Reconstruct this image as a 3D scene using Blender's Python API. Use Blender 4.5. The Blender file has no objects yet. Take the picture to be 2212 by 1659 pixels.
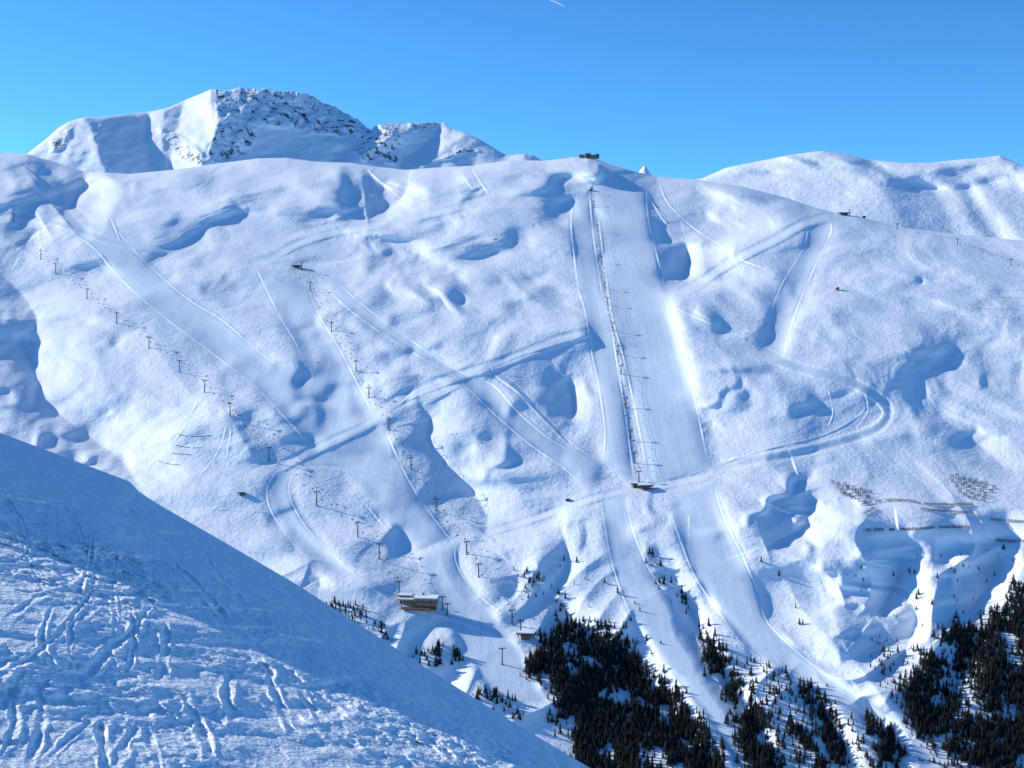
import bpy, numpy as np, math, random
F=2670.0; UC=1106.0; VH=620.0
random.seed(7)
scene=bpy.context.scene
L=np.array([-0.87,0.31,0.42]); L/=np.linalg.norm(L)

# ------------------------------------------------------------------ noise
_tabs={}
def tab(seed):
    if seed not in _tabs:
        _tabs[seed]=np.random.RandomState(seed).uniform(-1,1,(256,256)).astype(np.float32)
    return _tabs[seed]
def vn(x,y,seed):
    t=tab(seed)
    ix=np.floor(x).astype(np.int32); iy=np.floor(y).astype(np.int32)
    fx=(x-ix).astype(np.float32); fy=(y-iy).astype(np.float32)
    fx=fx*fx*fx*(fx*(fx*6-15)+10); fy=fy*fy*fy*(fy*(fy*6-15)+10)
    ix&=255; iy&=255; jx=(ix+1)&255; jy=(iy+1)&255
    a=t[iy,ix]; b=t[iy,jx]; c=t[jy,ix]; d=t[jy,jx]
    return (a+(b-a)*fx)*(1-fy)+(c+(d-c)*fx)*fy
def fbm(x,y,o,seed,gain=0.5):
    s=0; a=1.0
    for k in range(o):
        ca,sa=math.cos(.6*k+.3),math.sin(.6*k+.3)
        s=s+a*vn((x*ca-y*sa)*2**k+17.3*k,(x*sa+y*ca)*2**k+5.1*k,seed+k); a*=gain
    return s
def sstep(x,a,b):
    t=np.clip((x-a)/(b-a),0,1); return t*t*(3-2*t)

# ------------------------------------------------------------------ mesh helper
def make_mesh(name,verts,faces,mat=None,smooth=True,attrs=None,matidx=None):
    me=bpy.data.meshes.new(name)
    n=len(verts); m,k=faces.shape
    me.vertices.add(n); me.vertices.foreach_set("co",np.ascontiguousarray(verts,dtype=np.float32).ravel())
    me.loops.add(m*k); me.loops.foreach_set("vertex_index",np.ascontiguousarray(faces,dtype=np.int32).ravel())
    me.polygons.add(m); me.polygons.foreach_set("loop_start",np.arange(0,m*k,k,dtype=np.int32))
    if matidx is not None: me.polygons.foreach_set("material_index",matidx.astype(np.int32))
    me.polygons.foreach_set("use_smooth",np.full(m,smooth))
    if attrs:
        for an,av in attrs.items():
            at=me.attributes.new(an,'FLOAT','POINT'); at.data.foreach_set("value",av.astype(np.float32).ravel())
    me.update(calc_edges=True)
    ob=bpy.data.objects.new(name,me); scene.collection.objects.link(ob)
    if mat:
        for mm in (mat if isinstance(mat,list) else [mat]): me.materials.append(mm)
    return ob

# ------------------------------------------------------------------ terrain
class Terrain:
    def __init__(s,top,u0,u1,du,vbot,nr,a,b,c=0.0,rnd=0,rtau=12):
        s.tx=[p[0] for p in top]; s.ty=[p[1] for p in top]
        s.u0,s.du,s.vb,s.nr=u0,du,vbot,nr
        s.u=np.arange(u0,u1,du); s.nc=len(s.u)
        s.top=np.interp(s.u,s.tx,s.ty)
        k=np.ones(5)/5; s.top=np.convolve(np.pad(s.top,2,mode='edge'),k,'valid')
        s.bot=np.maximum(vbot,s.top+60)
        sv=np.linspace(0,1,nr)[:,None]
        s.V=s.top[None,:]+sv*(s.bot-s.top)[None,:]
        s.U=np.broadcast_to(s.u[None,:],s.V.shape)
        s.a,s.b,s.c,s.rnd,s.rtau=a,b,c,rnd,rtau
        s.H=np.zeros(s.V.shape)
        s.Y=s.depth(s.V); s.X=(s.U-UC)/F*s.Y
        s.mask={}
        s.rmin=s.V.min(axis=1); s.rmax=s.V.max(axis=1)
    def depth(s,W):
        t=(s.U-UC)/F
        return s.a/((VH-W)/F-s.b-s.c*t)
    def sub(s,ua,ub,va,vb):
        i0=max(0,int((ua-s.u0)/s.du)); i1=min(s.nc,int((ub-s.u0)/s.du)+2)
        r0=int(np.searchsorted(s.rmax,va)); r1=int(np.searchsorted(s.rmin,vb))
        if i1<=i0 or r1<=r0: return None
        return (slice(r0,r1),slice(i0,i1))
    def blob(s,u,v,ru,rv,ang=0,k=0.45):
        R=max(ru,rv)*2.8
        sl=s.sub(u-R,u+R,v-R,v+R)
        if sl is None: return
        U=s.U[sl]; V=s.V[sl]
        wob=0.55*min(ru,rv)
        du=U-u+wob*2.4*vn(U/51,V/33,601); dv=V-v+wob*1.2*vn(U/57+9,V/37,602); ca,sa=math.cos(math.radians(ang)),math.sin(math.radians(ang))
        x=(du*ca+dv*sa)/ru; y=(-du*sa+dv*ca)/rv
        g=np.exp(-(x*x+y*y))
        s.H[sl]+=-k*ru*x*g*(1 if ca>=0 else -1)
    def mound(s,u,v,ru,rv,h):
        R=max(ru,rv)*2.6; sl=s.sub(u-R,u+R,v-R,v+R)
        if sl is None: return
        s.H[sl]+=h*np.exp(-((s.U[sl]-u)/ru)**2-((s.V[sl]-v)/rv)**2)
    def sdist(s,poly,R):
        us=[p[0] for p in poly]; vs=[p[1] for p in poly]
        sl=s.sub(min(us)-R,max(us)+R,min(vs)-R,max(vs)+R)
        if sl is None: return None
        U=s.U[sl]; V=s.V[sl]; best=np.full(U.shape,1e9); sg=np.ones(U.shape); tt=np.zeros(U.shape)
        ls=[math.dist(poly[i],poly[i+1]) for i in range(len(poly)-1)]; tot=sum(ls); acc=0
        for i,l in enumerate(ls):
            ax,ay=poly[i]; bx,by=poly[i+1]; dx,dy=(bx-ax)/l,(by-ay)/l
            t=np.clip((U-ax)*dx+(V-ay)*dy,0,l)
            ex=U-ax-t*dx; ey=V-ay-t*dy; d=np.sqrt(ex*ex+ey*ey)
            m=d<best
            best=np.where(m,d,best)
            cr=(U-ax)*dy-(V-ay)*dx
            sg=np.where(m,np.where(cr>=0,1.,-1.),sg); tt=np.where(m,(acc+t)/tot,tt); acc+=l
        return sl,best,sg,tt
    def valley(s,poly,wl,wr,D,p=1.5):
        poly=smooth(poly,3)
        r=s.sdist(poly,max(wl,wr)*1.2)
        if r is None: return
        sl,d,sg,t=r
        U=s.U[sl];V=s.V[sl]
        d=d*(1+0.14*vn(U/67,V/49,91)+.05*vn(U/23,V/19,92))
        w=np.where(sg>0,wr,wl)
        q=np.clip(1-np.sqrt(d*d+5)/w,0,1)**p
        s.H[sl]-=D*q*np.clip(np.sin(np.pi*np.clip(t,0.02,0.98)),0,1)**0.6
    def ridge(s,poly,wl,wr,D,p=1.5): s.valley(poly,wl,wr,-D,p)
    def edge(s,poly,amp=1.2,w=1.3):
        poly=smooth(poly,4)
        r=s.sdist(poly,14)
        if r is None: return
        sl,d,sg,t=r
        en=np.clip(t*12,0,1)*np.clip((1-t)*12,0,1)
        k=np.clip(0.8+0.6*vn(s.U[sl]/31,s.V[sl]/31,97),.2,1.5)*en
        s.H[sl]+=amp*np.exp(-(d/w)**2)*k
        s.H[sl]-=amp*0.6*np.exp(-((d*sg+3.0)/1.7)**2)*k
    def road(s,poly,w,k=0.8,berm=.8):
        poly=smooth(poly,4)
        r=s.sdist(poly,w*4)
        if r is None: return
        sl,d,sg,t=r
        ds=-d*sg
        en=np.clip(t*10,0,1)*np.clip((1-t)*10,0,1)
        s.H[sl]+=k*ds*np.exp(-(d/(w*1.1))**4)*en
        s.H[sl]+=berm*en*np.exp(-((ds-w*1.1)/1.4)**2)*np.clip(.8+.5*vn(s.U[sl]/27,s.V[sl]/27,98),0,2)
        m=s.getmask('groomed'); m[sl]=np.maximum(m[sl],(1-sstep(d,w*0.8,w*1.1))*.6)
    def getmask(s,n):
        if n not in s.mask: s.mask[n]=np.zeros(s.V.shape,dtype=np.float32)
        return s.mask[n]
    def fill(s,poly,mask='groomed'):
        us=[p[0] for p in poly]; vs=[p[1] for p in poly]
        sl=s.sub(min(us),max(us),min(vs),max(vs))
        if sl is None: return
        U=s.U[sl];V=s.V[sl]; ins=np.zeros(U.shape,bool); n=len(poly)
        for i in range(n):
            ax,ay=poly[i]; bx,by=poly[(i+1)%n]
            if ay==by: continue
            c=((ay>V)!=(by>V))&(U<(bx-ax)*(V-ay)/(by-ay)+ax)
            ins^=c
        m=s.getmask(mask); m[sl]=np.maximum(m[sl],ins.astype(np.float32))
    def network(s,lines,scale=1.0,warp=0):
        V=s.V; ks=[np.interp(V,[p[1] for p in pl],[p[0] for p in pl]) for pl,h in lines]
        U=s.U+(warp*fbm(s.U/55,V/40,3,640) if warp else 0)
        hs=[h for pl,h in lines]
        out=np.zeros(V.shape); out[U<=ks[0]]=hs[0]
        for i in range(len(ks)-1):
            t=np.clip((U-ks[i])/np.maximum(ks[i+1]-ks[i],1),0,1)
            m=(U>ks[i])
            out=np.where(m,hs[i]+(hs[i+1]-hs[i])*t,out)
        s.H+=out*scale
    def blurm(s,h,n):
        for _ in range(n):
            h[:,1:-1]=(h[:,:-2]+2*h[:,1:-1]+h[:,2:])/4
            h[1:-1,:]=(h[:-2,:]+2*h[1:-1,:]+h[2:,:])/4
    def build(s,name,mat,back=((60,-.05),(200,-.2),(600,-.35),(1500,-.45),(3000,-.5)),down=None):
        Y=s.depth(s.V+s.H)
        Y=Y+s.rnd*np.exp(-(s.V-s.top[None,:])/s.rtau)
        T=(s.U-UC)/F; E=(VH-s.V)/F
        s.P=np.stack([T*Y,Y,E*Y],axis=-1)
        rows=[]
        y0=Y[0]; z0=s.P[0,:,2]; t0=T[0]
        for dy,sl in reversed(back):
            y=y0+dy; rows.append(np.stack([t0*y,y,z0+dy*sl],axis=-1))
        nb=len(rows)
        G=np.concatenate([np.array(rows),s.P],axis=0)
        if down:
            y1=Y[-1]; z1=s.P[-1,:,2]; ex=[]
            for fr,dz in down:
                y=y1*fr; ex.append(np.stack([t0*y,y,z1+dz],axis=-1))
            G=np.concatenate([G,np.array(ex)],axis=0)
        nr,nc=G.shape[:2]
        idx=np.arange(nr*nc).reshape(nr,nc)
        q=np.stack([idx[:-1,:-1],idx[1:,:-1],idx[1:,1:],idx[:-1,1:]],axis=-1).reshape(-1,4)
        at={}
        for k,m in s.mask.items():
            at[k]=np.concatenate([np.zeros((nb,nc)),m,np.zeros((nr-nb-m.shape[0],nc))],axis=0)
        return make_mesh(name,G.reshape(-1,3),q,mat,True,at)
    def point(s,u,v):
        i=min(max((u-s.u0)/s.du,0),s.nc-1.01); i0=int(i); fi=i-i0
        tp=s.top[i0]*(1-fi)+s.top[i0+1]*fi; bt=s.bot[i0]
        r=min(max((v-tp)/(bt-tp)*(s.nr-1),0),s.nr-1.01); r0=int(r); fr=r-r0
        P=s.P
        return (P[r0,i0]*(1-fi)+P[r0,i0+1]*fi)*(1-fr)+(P[r0+1,i0]*(1-fi)+P[r0+1,i0+1]*fi)*fr

def smooth(poly,n):
    if len(poly)<3: return poly
    out=[]
    P=[poly[0]]+list(poly)+[poly[-1]]
    for i in range(1,len(P)-2):
        p0,p1,p2,p3=[np.array(q,float) for q in P[i-1:i+3]]
        for k in range(n):
            t=k/n
            out.append(tuple(0.5*((2*p1)+(-p0+p2)*t+(2*p0-5*p1+4*p2-p3)*t*t+(-p0+3*p1-3*p2+p3)*t**3)))
    out.append(tuple(poly[-1]))
    o=[out[0]]
    for q in out[1:]:
        if math.dist(q,o[-1])>0.5: o.append(q)
    return o

# ------------------------------------------------------------------ materials
def new_mat(name):
    m=bpy.data.materials.new(name); m.use_nodes=True; nt=m.node_tree
    return m,nt,nt.nodes["Principled BSDF"]
def simple(name,col,rough=0.7,var=0.15,metal=0.0,scale=1.0):
    m,nt,b=new_mat(name)
    n=nt.nodes.new('ShaderNodeTexNoise'); n.inputs['Scale'].default_value=scale; n.inputs['Detail'].default_value=3
    tc=nt.nodes.new('ShaderNodeTexCoord'); nt.links.new(tc.outputs['Object'],n.inputs['Vector'])
    r=nt.nodes.new('ShaderNodeMix'); r.data_type='RGBA'
    r.inputs[6].default_value=tuple(c*(1-var) for c in col)+(1,); r.inputs[7].default_value=tuple(min(1,c*(1+var)) for c in col)+(1,)
    nt.links.new(n.outputs['Fac'],r.inputs[0]); nt.links.new(r.outputs[2],b.inputs['Base Color'])
    b.inputs['Roughness'].default_value=rough; b.inputs['Metallic'].default_value=metal
    return m
SNOW=(0.86,0.90,0.935)
def snow_mat(name,scales,dist,groom=True,rock=False,col=SNOW,rth=.685):
    m,nt,b=new_mat(name); N=nt.nodes; K=nt.links
    b.inputs['Roughness'].default_value=0.75; b.inputs['Specular IOR Level'].default_value=0.12
    tc=N.new('ShaderNodeTexCoord')
    h=None
    for i,(sc,wt) in enumerate(scales):
        n=N.new('ShaderNodeTexNoise'); n.inputs['Scale'].default_value=sc; n.inputs['Detail'].default_value=4; n.inputs['Roughness'].default_value=0.6
        K.new(tc.outputs['Object'],n.inputs['Vector'])
        mu=N.new('ShaderNodeMath'); mu.operation='MULTIPLY'; mu.inputs[1].default_value=wt; K.new(n.outputs['Fac'],mu.inputs[0])
        if h is None: h=mu.outputs[0]
        else:
            ad=N.new('ShaderNodeMath'); K.new(h,ad.inputs[0]); K.new(mu.outputs[0],ad.inputs[1]); h=ad.outputs[0]
    bp=N.new('ShaderNodeBump'); bp.inputs['Distance'].default_value=dist; K.new(h,bp.inputs['Height']); bp.inputs['Strength'].default_value=1.0
    n=N.new('ShaderNodeTexNoise'); n.inputs['Scale'].default_value=scales[0][0]*0.2; n.inputs['Detail'].default_value=5; K.new(tc.outputs['Object'],n.inputs['Vector'])
    mx=N.new('ShaderNodeMix'); mx.data_type='RGBA'
    mx.inputs[6].default_value=tuple(c*0.95 for c in col)+(1,); mx.inputs[7].default_value=tuple(min(1,c*1.04) for c in col)+(1,)
    K.new(n.outputs['Fac'],mx.inputs[0]); out=mx.outputs[2]
    if groom:
        at=N.new('ShaderNodeAttribute'); at.attribute_name='groomed'
        mr=N.new('ShaderNodeMapRange'); mr.inputs['To Min'].default_value=1.0; mr.inputs['To Max'].default_value=0.3
        K.new(at.outputs['Fac'],mr.inputs['Value']); K.new(mr.outputs[0],bp.inputs['Strength'])
        # groomer passes: streaks running down the fall line, compacted snow slightly darker
        mp=N.new('ShaderNodeMapping'); mp.inputs['Scale'].default_value=(0.22,0.006,0.006); mp.inputs['Rotation'].default_value=(0,0,-.12)
        K.new(tc.outputs['Object'],mp.inputs['Vector'])
        ns=N.new('ShaderNodeTexNoise'); ns.inputs['Scale'].default_value=1; ns.inputs['Detail'].default_value=3; K.new(mp.outputs[0],ns.inputs['Vector'])
        r2=N.new('ShaderNodeMapRange'); r2.inputs['From Min'].default_value=.3; r2.inputs['From Max'].default_value=.7; r2.inputs['To Min'].default_value=.80; r2.inputs['To Max'].default_value=.96
        K.new(ns.outputs['Fac'],r2.inputs['Value'])
        cm=N.new('ShaderNodeMix'); cm.data_type='RGBA'; cm.blend_type='MULTIPLY'
        cc=N.new('ShaderNodeCombineColor'); K.new(r2.outputs[0],cc.inputs[0]); 
        a1=N.new('ShaderNodeMath'); a1.operation='POWER'; a1.inputs[1].default_value=.6; K.new(r2.outputs[0],a1.inputs[0]); K.new(a1.outputs[0],cc.inputs[1])
        a2=N.new('ShaderNodeMath'); a2.operation='POWER'; a2.inputs[1].default_value=.3; K.new(r2.outputs[0],a2.inputs[0]); K.new(a2.outputs[0],cc.inputs[2])
        K.new(at.outputs['Fac'],cm.inputs[0]); K.new(out,cm.inputs[6]); K.new(cc.outputs[0],cm.inputs[7]); out=cm.outputs[2]
    K.new(bp.outputs[0],b.inputs['Normal'])
    if rock:
        at=N.new('ShaderNodeAttribute'); at.attribute_name='rock'
        n2=N.new('ShaderNodeTexNoise'); n2.inputs['Scale'].default_value=rock; n2.inputs['Detail'].default_value=9; n2.inputs['Roughness'].default_value=0.76
        K.new(tc.outputs['Object'],n2.inputs['Vector'])
        ad=N.new('ShaderNodeMath'); ad.operation='MULTIPLY_ADD'; K.new(at.outputs['Fac'],ad.inputs[0]); ad.inputs[1].default_value=0.17; K.new(n2.outputs['Fac'],ad.inputs[2])
        mr=N.new('ShaderNodeMapRange'); mr.inputs['From Min'].default_value=rth; mr.inputs['From Max'].default_value=rth+.04
        K.new(ad.outputs[0],mr.inputs['Value'])
        m2=N.new('ShaderNodeMix'); m2.data_type='RGBA'; m2.inputs[7].default_value=(0.085,0.075,0.07,1)
        K.new(mr.outputs[0],m2.inputs[0]); K.new(out,m2.inputs[6]); out=m2.outputs[2]
    K.new(out,b.inputs['Base Color'])
    return m
M_main=snow_mat('snow_slope',[(0.03,1.0),(0.16,0.55)],2.1,True,rock=0.05,rth=.72)
M_far=snow_mat('snow_peak',[(0.008,1.0),(0.04,0.5)],8.0,False,rock=0.02,rth=.695)
M_fg=snow_mat('snow_foreground',[(0.9,1.0),(4.5,0.4)],0.30,False)

# ------------------------------------------------------------------ main mountainside
top=[(-900,300),(-300,318),(0,330),(60,333),(120,350),(180,370),(280,376),(380,366),(480,352),(560,342),(620,341),(680,349),(760,352),(830,362),(880,367),(940,362),(1020,358),(1100,346),(1180,347),(1230,341),(1270,337),(1310,352),(1370,370),(1420,382),(1500,388),(1600,402),(1690,425),(1760,448),(1800,459),(1850,466),(1900,480),(1960,493),(2060,505),(2130,512),(2212,520),(2500,545),(3000,580)]
T=Terrain(top,-420,2640,1.5,1720,980,-1026.0,0.40,rnd=140,rtau=14)
T.getmask('rock')
L1=[(1240,408),(1235,480),(1240,540),(1250,620),(1262,660),(1270,700),(1277,750),(1290,810),(1302,880),(1308,940),(1303,1000)]
L2=[(1275,420),(1280,480),(1290,560),(1303,640)]
L2b=[(1322,695),(1330,760),(1342,830),(1353,900),(1362,970),(1372,1040)]
L3=[(1288,430),(1300,520),(1312,610),(1325,690),(1350,780),(1372,880),(1390,970),(1402,1050)]
L4a=[(1396,410),(1403,480),(1420,550),(1438,627)]
L4=[(1447,650),(1465,700),(1483,760),(1497,840),(1510,900),(1525,970),(1535,1008)]
L4c=[(1545,1040),(1555,1090),(1580,1150),(1605,1200),(1635,1270),(1660,1345),(1750,1430),(1850,1500),(1960,1565),(2120,1659)]
P3a=[(1748,490),(1735,540),(1690,615),(1665,680),(1637,758)]
P3b=[(1788,475),(1797,500),(1760,580),(1722,670),(1690,768)]
DL=[(690,600),(740,655),(820,715),(900,765),(985,815),(1060,885),(1140,955),(1225,1015),(1282,1070)]
DU=[(715,598),(800,670),(900,742),(990,800),(1065,830),(1120,890),(1200,955),(1300,1000)]
WLa=[(120,482),(200,532),(260,600),(350,680),(450,755),(550,832),(620,905),(680,970)]
WLb=[(240,480),(300,550),(400,640),(480,690),(550,750),(600,790)]
MLa=[(555,580),(580,632),(610,690),(640,740),(660,780)]
MLb=[(668,625),(690,680),(730,745),(770,822),(805,890)]
MLc=[(835,930),(870,1010),(910,1080),(970,1160),(1000,1200)]
SLa=[(1300,1082),(1310,1150),(1330,1240),(1370,1340),(1430,1430),(1520,1540),(1600,1659)]
SLb=[(1353,1070),(1370,1150),(1410,1240),(1480,1330),(1530,1430),(1590,1545),(1640,1659)]
RLa=[(1440,1080),(1465,1150),(1500,1240),(1560,1330),(1620,1405),(1750,1485),(1850,1545),(2000,1659)]
LLa=[(602,1015),(578,1055),(590,1110),(650,1190),(720,1240)]
LLb=[(640,1010),(625,1060),(650,1120),(700,1180),(780,1250)]
T.fill(L1+[(1372,1040),(1353,900),(1325,700),(1303,640),(1275,420)])
T.fill(L3+[(1535,1010),(1525,970),(1497,840),(1447,650),(1438,627),(1396,410),(1340,375),(1300,370)])
T.fill(P3a+P3b[::-1]); T.fill(DL+DU[::-1])
T.fill(WLa+[(800,895),(770,822),(700,800),(600,790)]+WLb[::-1])
T.fill(MLa+MLb[::-1]); T.fill(SLa+SLb[::-1]); T.fill(RLa+L4c[::-1])
T.fill([(680,970),(820,905),(870,1010),(910,1080),(970,1160),(900,1190),(800,1080),(740,1010),(640,1005)])
T.fill(LLa+LLb[::-1]); T.fill([(985,1165),(1040,1160),(990,1200),(1040,1290),(1120,1400),(1180,1520),(1060,1500),(960,1330),(900,1200)])
T.blurm(T.mask['groomed'],3)
X,Y=T.X,T.Y; pxm=F/Y
wx=X+115*fbm(X/280,Y/340,3,400); wy=Y+130*fbm(X/280+9,Y/340,3,410)
low=sstep(T.V,950,1400)
n1=fbm(wx/380,wy/(480+300*low),3,11,0.36)
n2=fbm((wx-0.25*wy)/120,(wy)/(190+110*low),3,31,0.42)
n3=fbm(wx/26,wy/38,2,51,0.5)
gm=T.mask['groomed'].copy(); gw=gm.copy(); T.blurm(gw,30); gw2=gm.copy(); T.blurm(gw2,150)
T.H+=pxm*(21*n1)*(1-.65*gw2)
lump=np.exp(-((T.U-960)/230)**2-((T.V-620)/110)**2)
T.H+=pxm*(2.9+4.0*lump)*n2*(1-0.8*gw)
T.H+=pxm*0.34*n3*(1-.75*gm)
rg=1-np.abs(fbm((wx-0.35*wy)/120,wy/520,2,71,0.5))
T.H+=pxm*19*low*(rg-0.7)*(1-0.95*gw)
VL=[([(905,850),(912,880),(930,905),(925,950),(960,1000),(1010,1050),(1048,1105),(1052,1140),(1040,1160)],84,90,34),
 ([(1218,815),(1232,840),(1238,880),(1235,915)],60,40,20),
 ([(-60,560),(20,610),(80,690),(52,745),(75,810),(112,880),(200,950),(265,1000),(305,1060),(330,1100)],95,190,42),
 ([(200,360),(178,400),(155,440),(128,465)],150,90,38),
 ([(880,400),(868,430),(835,452),(790,460)],130,60,22),
 ([(100,490),(70,510),(50,540)],70,40,16),
 ([(1480,520),(1486,570),(1468,610)],48,35,14),
 ([(1735,1060),(1748,1105),(1735,1140),(1690,1165),(1650,1180)],110,60,38),
 ([(1945,1180),(1948,1230),(1920,1290),(1890,1330)],115,60,50),
 ([(2150,1180),(2165,1220),(2130,1280),(2080,1330)],130,50,46),
 ([(1900,850),(2000,885),(2080,935),(2130,975),(2170,1010),(2212,1040)],50,60,12),
 ([(1210,1130),(1222,1180),(1220,1230),(1190,1280)],60,50,20),
 ([(1262,1120),(1268,1160),(1258,1200)],40,35,9),
 ([(1390,1190),(1430,1215),(1470,1270),(1500,1340),(1530,1400),(1590,1500),(1650,1600),(1680,1700)],50,36,26),
 ([(1120,1230),(1180,1280),(1230,1330),(1290,1400),(1400,1480),(1500,1600),(1540,1700)],80,60,38),
 ([(1700,1450),(1770,1530),(1820,1620),(1850,1700)],55,45,32),
 ([(1860,1500),(1920,1590),(1970,1700)],55,40,30),
 ([(1560,700),(1530,685),(1500,668)],20,30,-8),
 ([(1000,1165),(990,1200),(1000,1240),(1040,1290)],35,30,11),
 ([(660,1235),(690,1250),(690,1275)],60,35,14),
 ([(1115,1240),(1118,1275),(1095,1300)],60,35,16),
 ([(1995,1290),(1960,1400),(1900,1450)],90,60,32),
 ([(2120,1380),(2060,1480),(2000,1560)],90,60,32),
]
for pl,wl,wr,D in VL: T.valley(pl,wl,wr,D)
for pl,wl,wr,D in [([(1790,1300),(1830,1400),(1880,1470),(1930,1540)],90,60,18),
   ([(1690,1240),(1730,1310),(1780,1370),(1870,1450)],50,50,9),([(1290,352),(1296,375),(1285,395)],60,12,9),([(1150,1200),(1190,1270)],40,25,8),
   ([(560,1010),(520,940),(480,880)],50,70,10),([(300,700),(420,860),(540,960)],160,120,12)]:
    T.ridge(pl,wl,wr,D)
for b in [(780,420,100,34,0,.28),(110,420,80,40,0,.22),(450,372,75,14,0,.5),(1095,503,42,14,0,.5),(820,560,45,14,0,.5),(930,602,60,16,0,.45),(962,650,50,20,10,.5),
 (1010,560,55,12,0,.45),(365,490,36,18,0,.4),(470,628,60,22,20,.25),(640,590,40,20,0,.2),(1640,425,60,12,10,.6),(1520,690,50,18,25,.45),(1150,860,60,30,0,.45),
 (1100,985,45,34,10,.5),(735,1045,50,28,0,.3),(840,1180,45,24,10,.5),(845,1250,60,14,0,.4),(2070,925,55,20,20,.4),(1965,955,55,20,0,.3),(1640,800,60,13,5,.45),
 (1700,840,60,16,0,.3),(1740,870,80,26,0,.25),(1440,1240,25,50,-25,.3),(700,860,120,50,0,.25),(760,770,60,16,0,.4),(860,760,50,18,0,.35),(400,560,60,14,0,.25),
 (800,640,50,18,0,.35),(880,690,60,20,0,.35),(1030,690,60,22,0,.3),(1180,400,50,14,0,.4),(540,430,60,14,0,.3),(690,470,70,14,0,.3),(330,430,60,14,0,.2),
 (2110,640,60,20,0,.2),(1850,700,80,30,0,.2),(1990,600,60,14,0,.25),(1890,560,70,18,0,.15),(150,800,30,20,30,.45),(40,500,60,25,0,.35),
 (1400,1110,25,40,0,.4),(30,860,60,40,0,.35),(150,960,80,40,0,.35),(30,740,40,60,0,.3),(1690,1100,60,50,0,.35),(1900,1240,60,50,0,.4),(1100,600,50,14,0,.5),(1150,640,50,12,0,.4),
 (620,700,40,40,0,.2),(2120,760,60,40,0,.2),(2150,830,40,30,0,.25),(1560,620,40,20,0,.25),(1700,620,30,60,0,.15),
 (500,900,50,40,0,.2),(730,680,30,40,0,.25),(1000,740,60,12,0,.3),(1090,1130,40,14,0,.3),(620,1090,25,40,0,.25),(1560,850,40,30,0,.25),(1850,1380,40,60,0,.35),(330,380,60,10,0,.25),(960,400,60,14,0,.3),(580,1150,60,30,0,.2),(2060,1240,60,50,0,.35),(2040,1180,90,30,0,.3)]:
    b=list(b); b[5]*=.46 if b[2]*b[3]<2600 else .8; b[2]*=1.2; b[3]*=1.35; T.blob(*b)
T.mound(1260,360,60,25,7); T.mound(1990,606,8,8,-4)
ROADS=[([(1440,640),(1500,618),(1560,578),(1605,552),(1680,515),(1740,482),(1820,463)],9),
 ([(1637,762),(1720,792),(1830,822),(1895,858),(1918,892),(1890,928),(1800,958),(1700,982),(1600,998),(1538,1012)],9),
 ([(580,560),(650,525),(740,498),(860,478),(980,450),(1055,425)],7),
 ([(0,462),(120,480),(270,528),(440,548),(570,560),(650,575)],6),
 ([(805,900),(870,858),(990,812),(1080,785),(1200,738),(1290,712)],10),
 ([(600,1012),(680,972),(760,935),(820,905)],9),
 ([(1045,1152),(1130,1128),(1220,1098),(1300,1072),(1360,1058)],7),
 ([(1400,1055),(1470,1040),(1540,1025)],8),
 ([(500,1182),(600,1193),(700,1208),(830,1226)],5),
 ([(790,1250),(870,1300),(980,1330),(1060,1360),(1140,1385)],8),
 ([(1060,800),(1110,832),(1180,905),(1230,955)],5),
 ([(640,1010),(740,1012),(850,1040)],5)]
for pl,w in ROADS: T.road(pl,w,0.26)
for e in [L1,L2,L2b,L3,L4a,L4,L4c,P3a,P3b,DL,DU,WLa,WLb,MLa,MLb,MLc,SLa,SLb,RLa,LLa,LLb,
   [(1422,388),(1445,440),(1500,492),(1560,530),(1595,548)],[(1396,415),(1430,470),(1445,485)],[(990,360),(1015,400),(1030,412)],[(1020,362),(1040,395),(1055,415)],
   [(1060,795),(1120,770),(1200,745),(1280,722)],[(1150,640),(1200,636),(1255,634)],[(1870,850),(1875,890),(1850,925)],[(1790,840),(1800,890),(1790,920)],
   [(760,1050),(800,1100),(850,1160),(900,1230)],[(240,470),(260,520)],[(500,880),(540,940),(570,990)],[(1060,790),(1075,805),(1130,815)],
   [(990,1165),(985,1210),(1020,1270),(1090,1330)],[(430,860),(400,920),(370,960)],[(490,920),(470,980),(430,1030)],[(500,925),(490,990)],[(380,1110),(460,1100),(580,1108)],
   [(1440,470),(1400,430)],[(1600,560),(1650,578)],[(1450,660),(1540,700),(1640,742),(1700,770)],[(1060,805),(1150,870),(1240,960),(1290,990)],[(990,815),(900,845),(860,880)],[(1540,1010),(1640,975),(1780,940),(1860,895),(1878,860)]]: T.edge(e)
for pl in [[(1150,350),(1320,350),(1320,395),(1150,390)],[(640,760),(700,760),(690,790),(640,790)],[(1570,690),(1620,690),(1620,740),(1570,740)],[(990,520),(1120,500),(1100,530),(990,560)]]:
    T.fill(pl,'rock')
T.mask['rock']*=0.75
T.blurm(T.H,1)
terr=T.build('snowy_mountainside',M_main,down=[(0.93,-90),(0.8,-210),(0.6,-300),(0.45,-320)])

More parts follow.
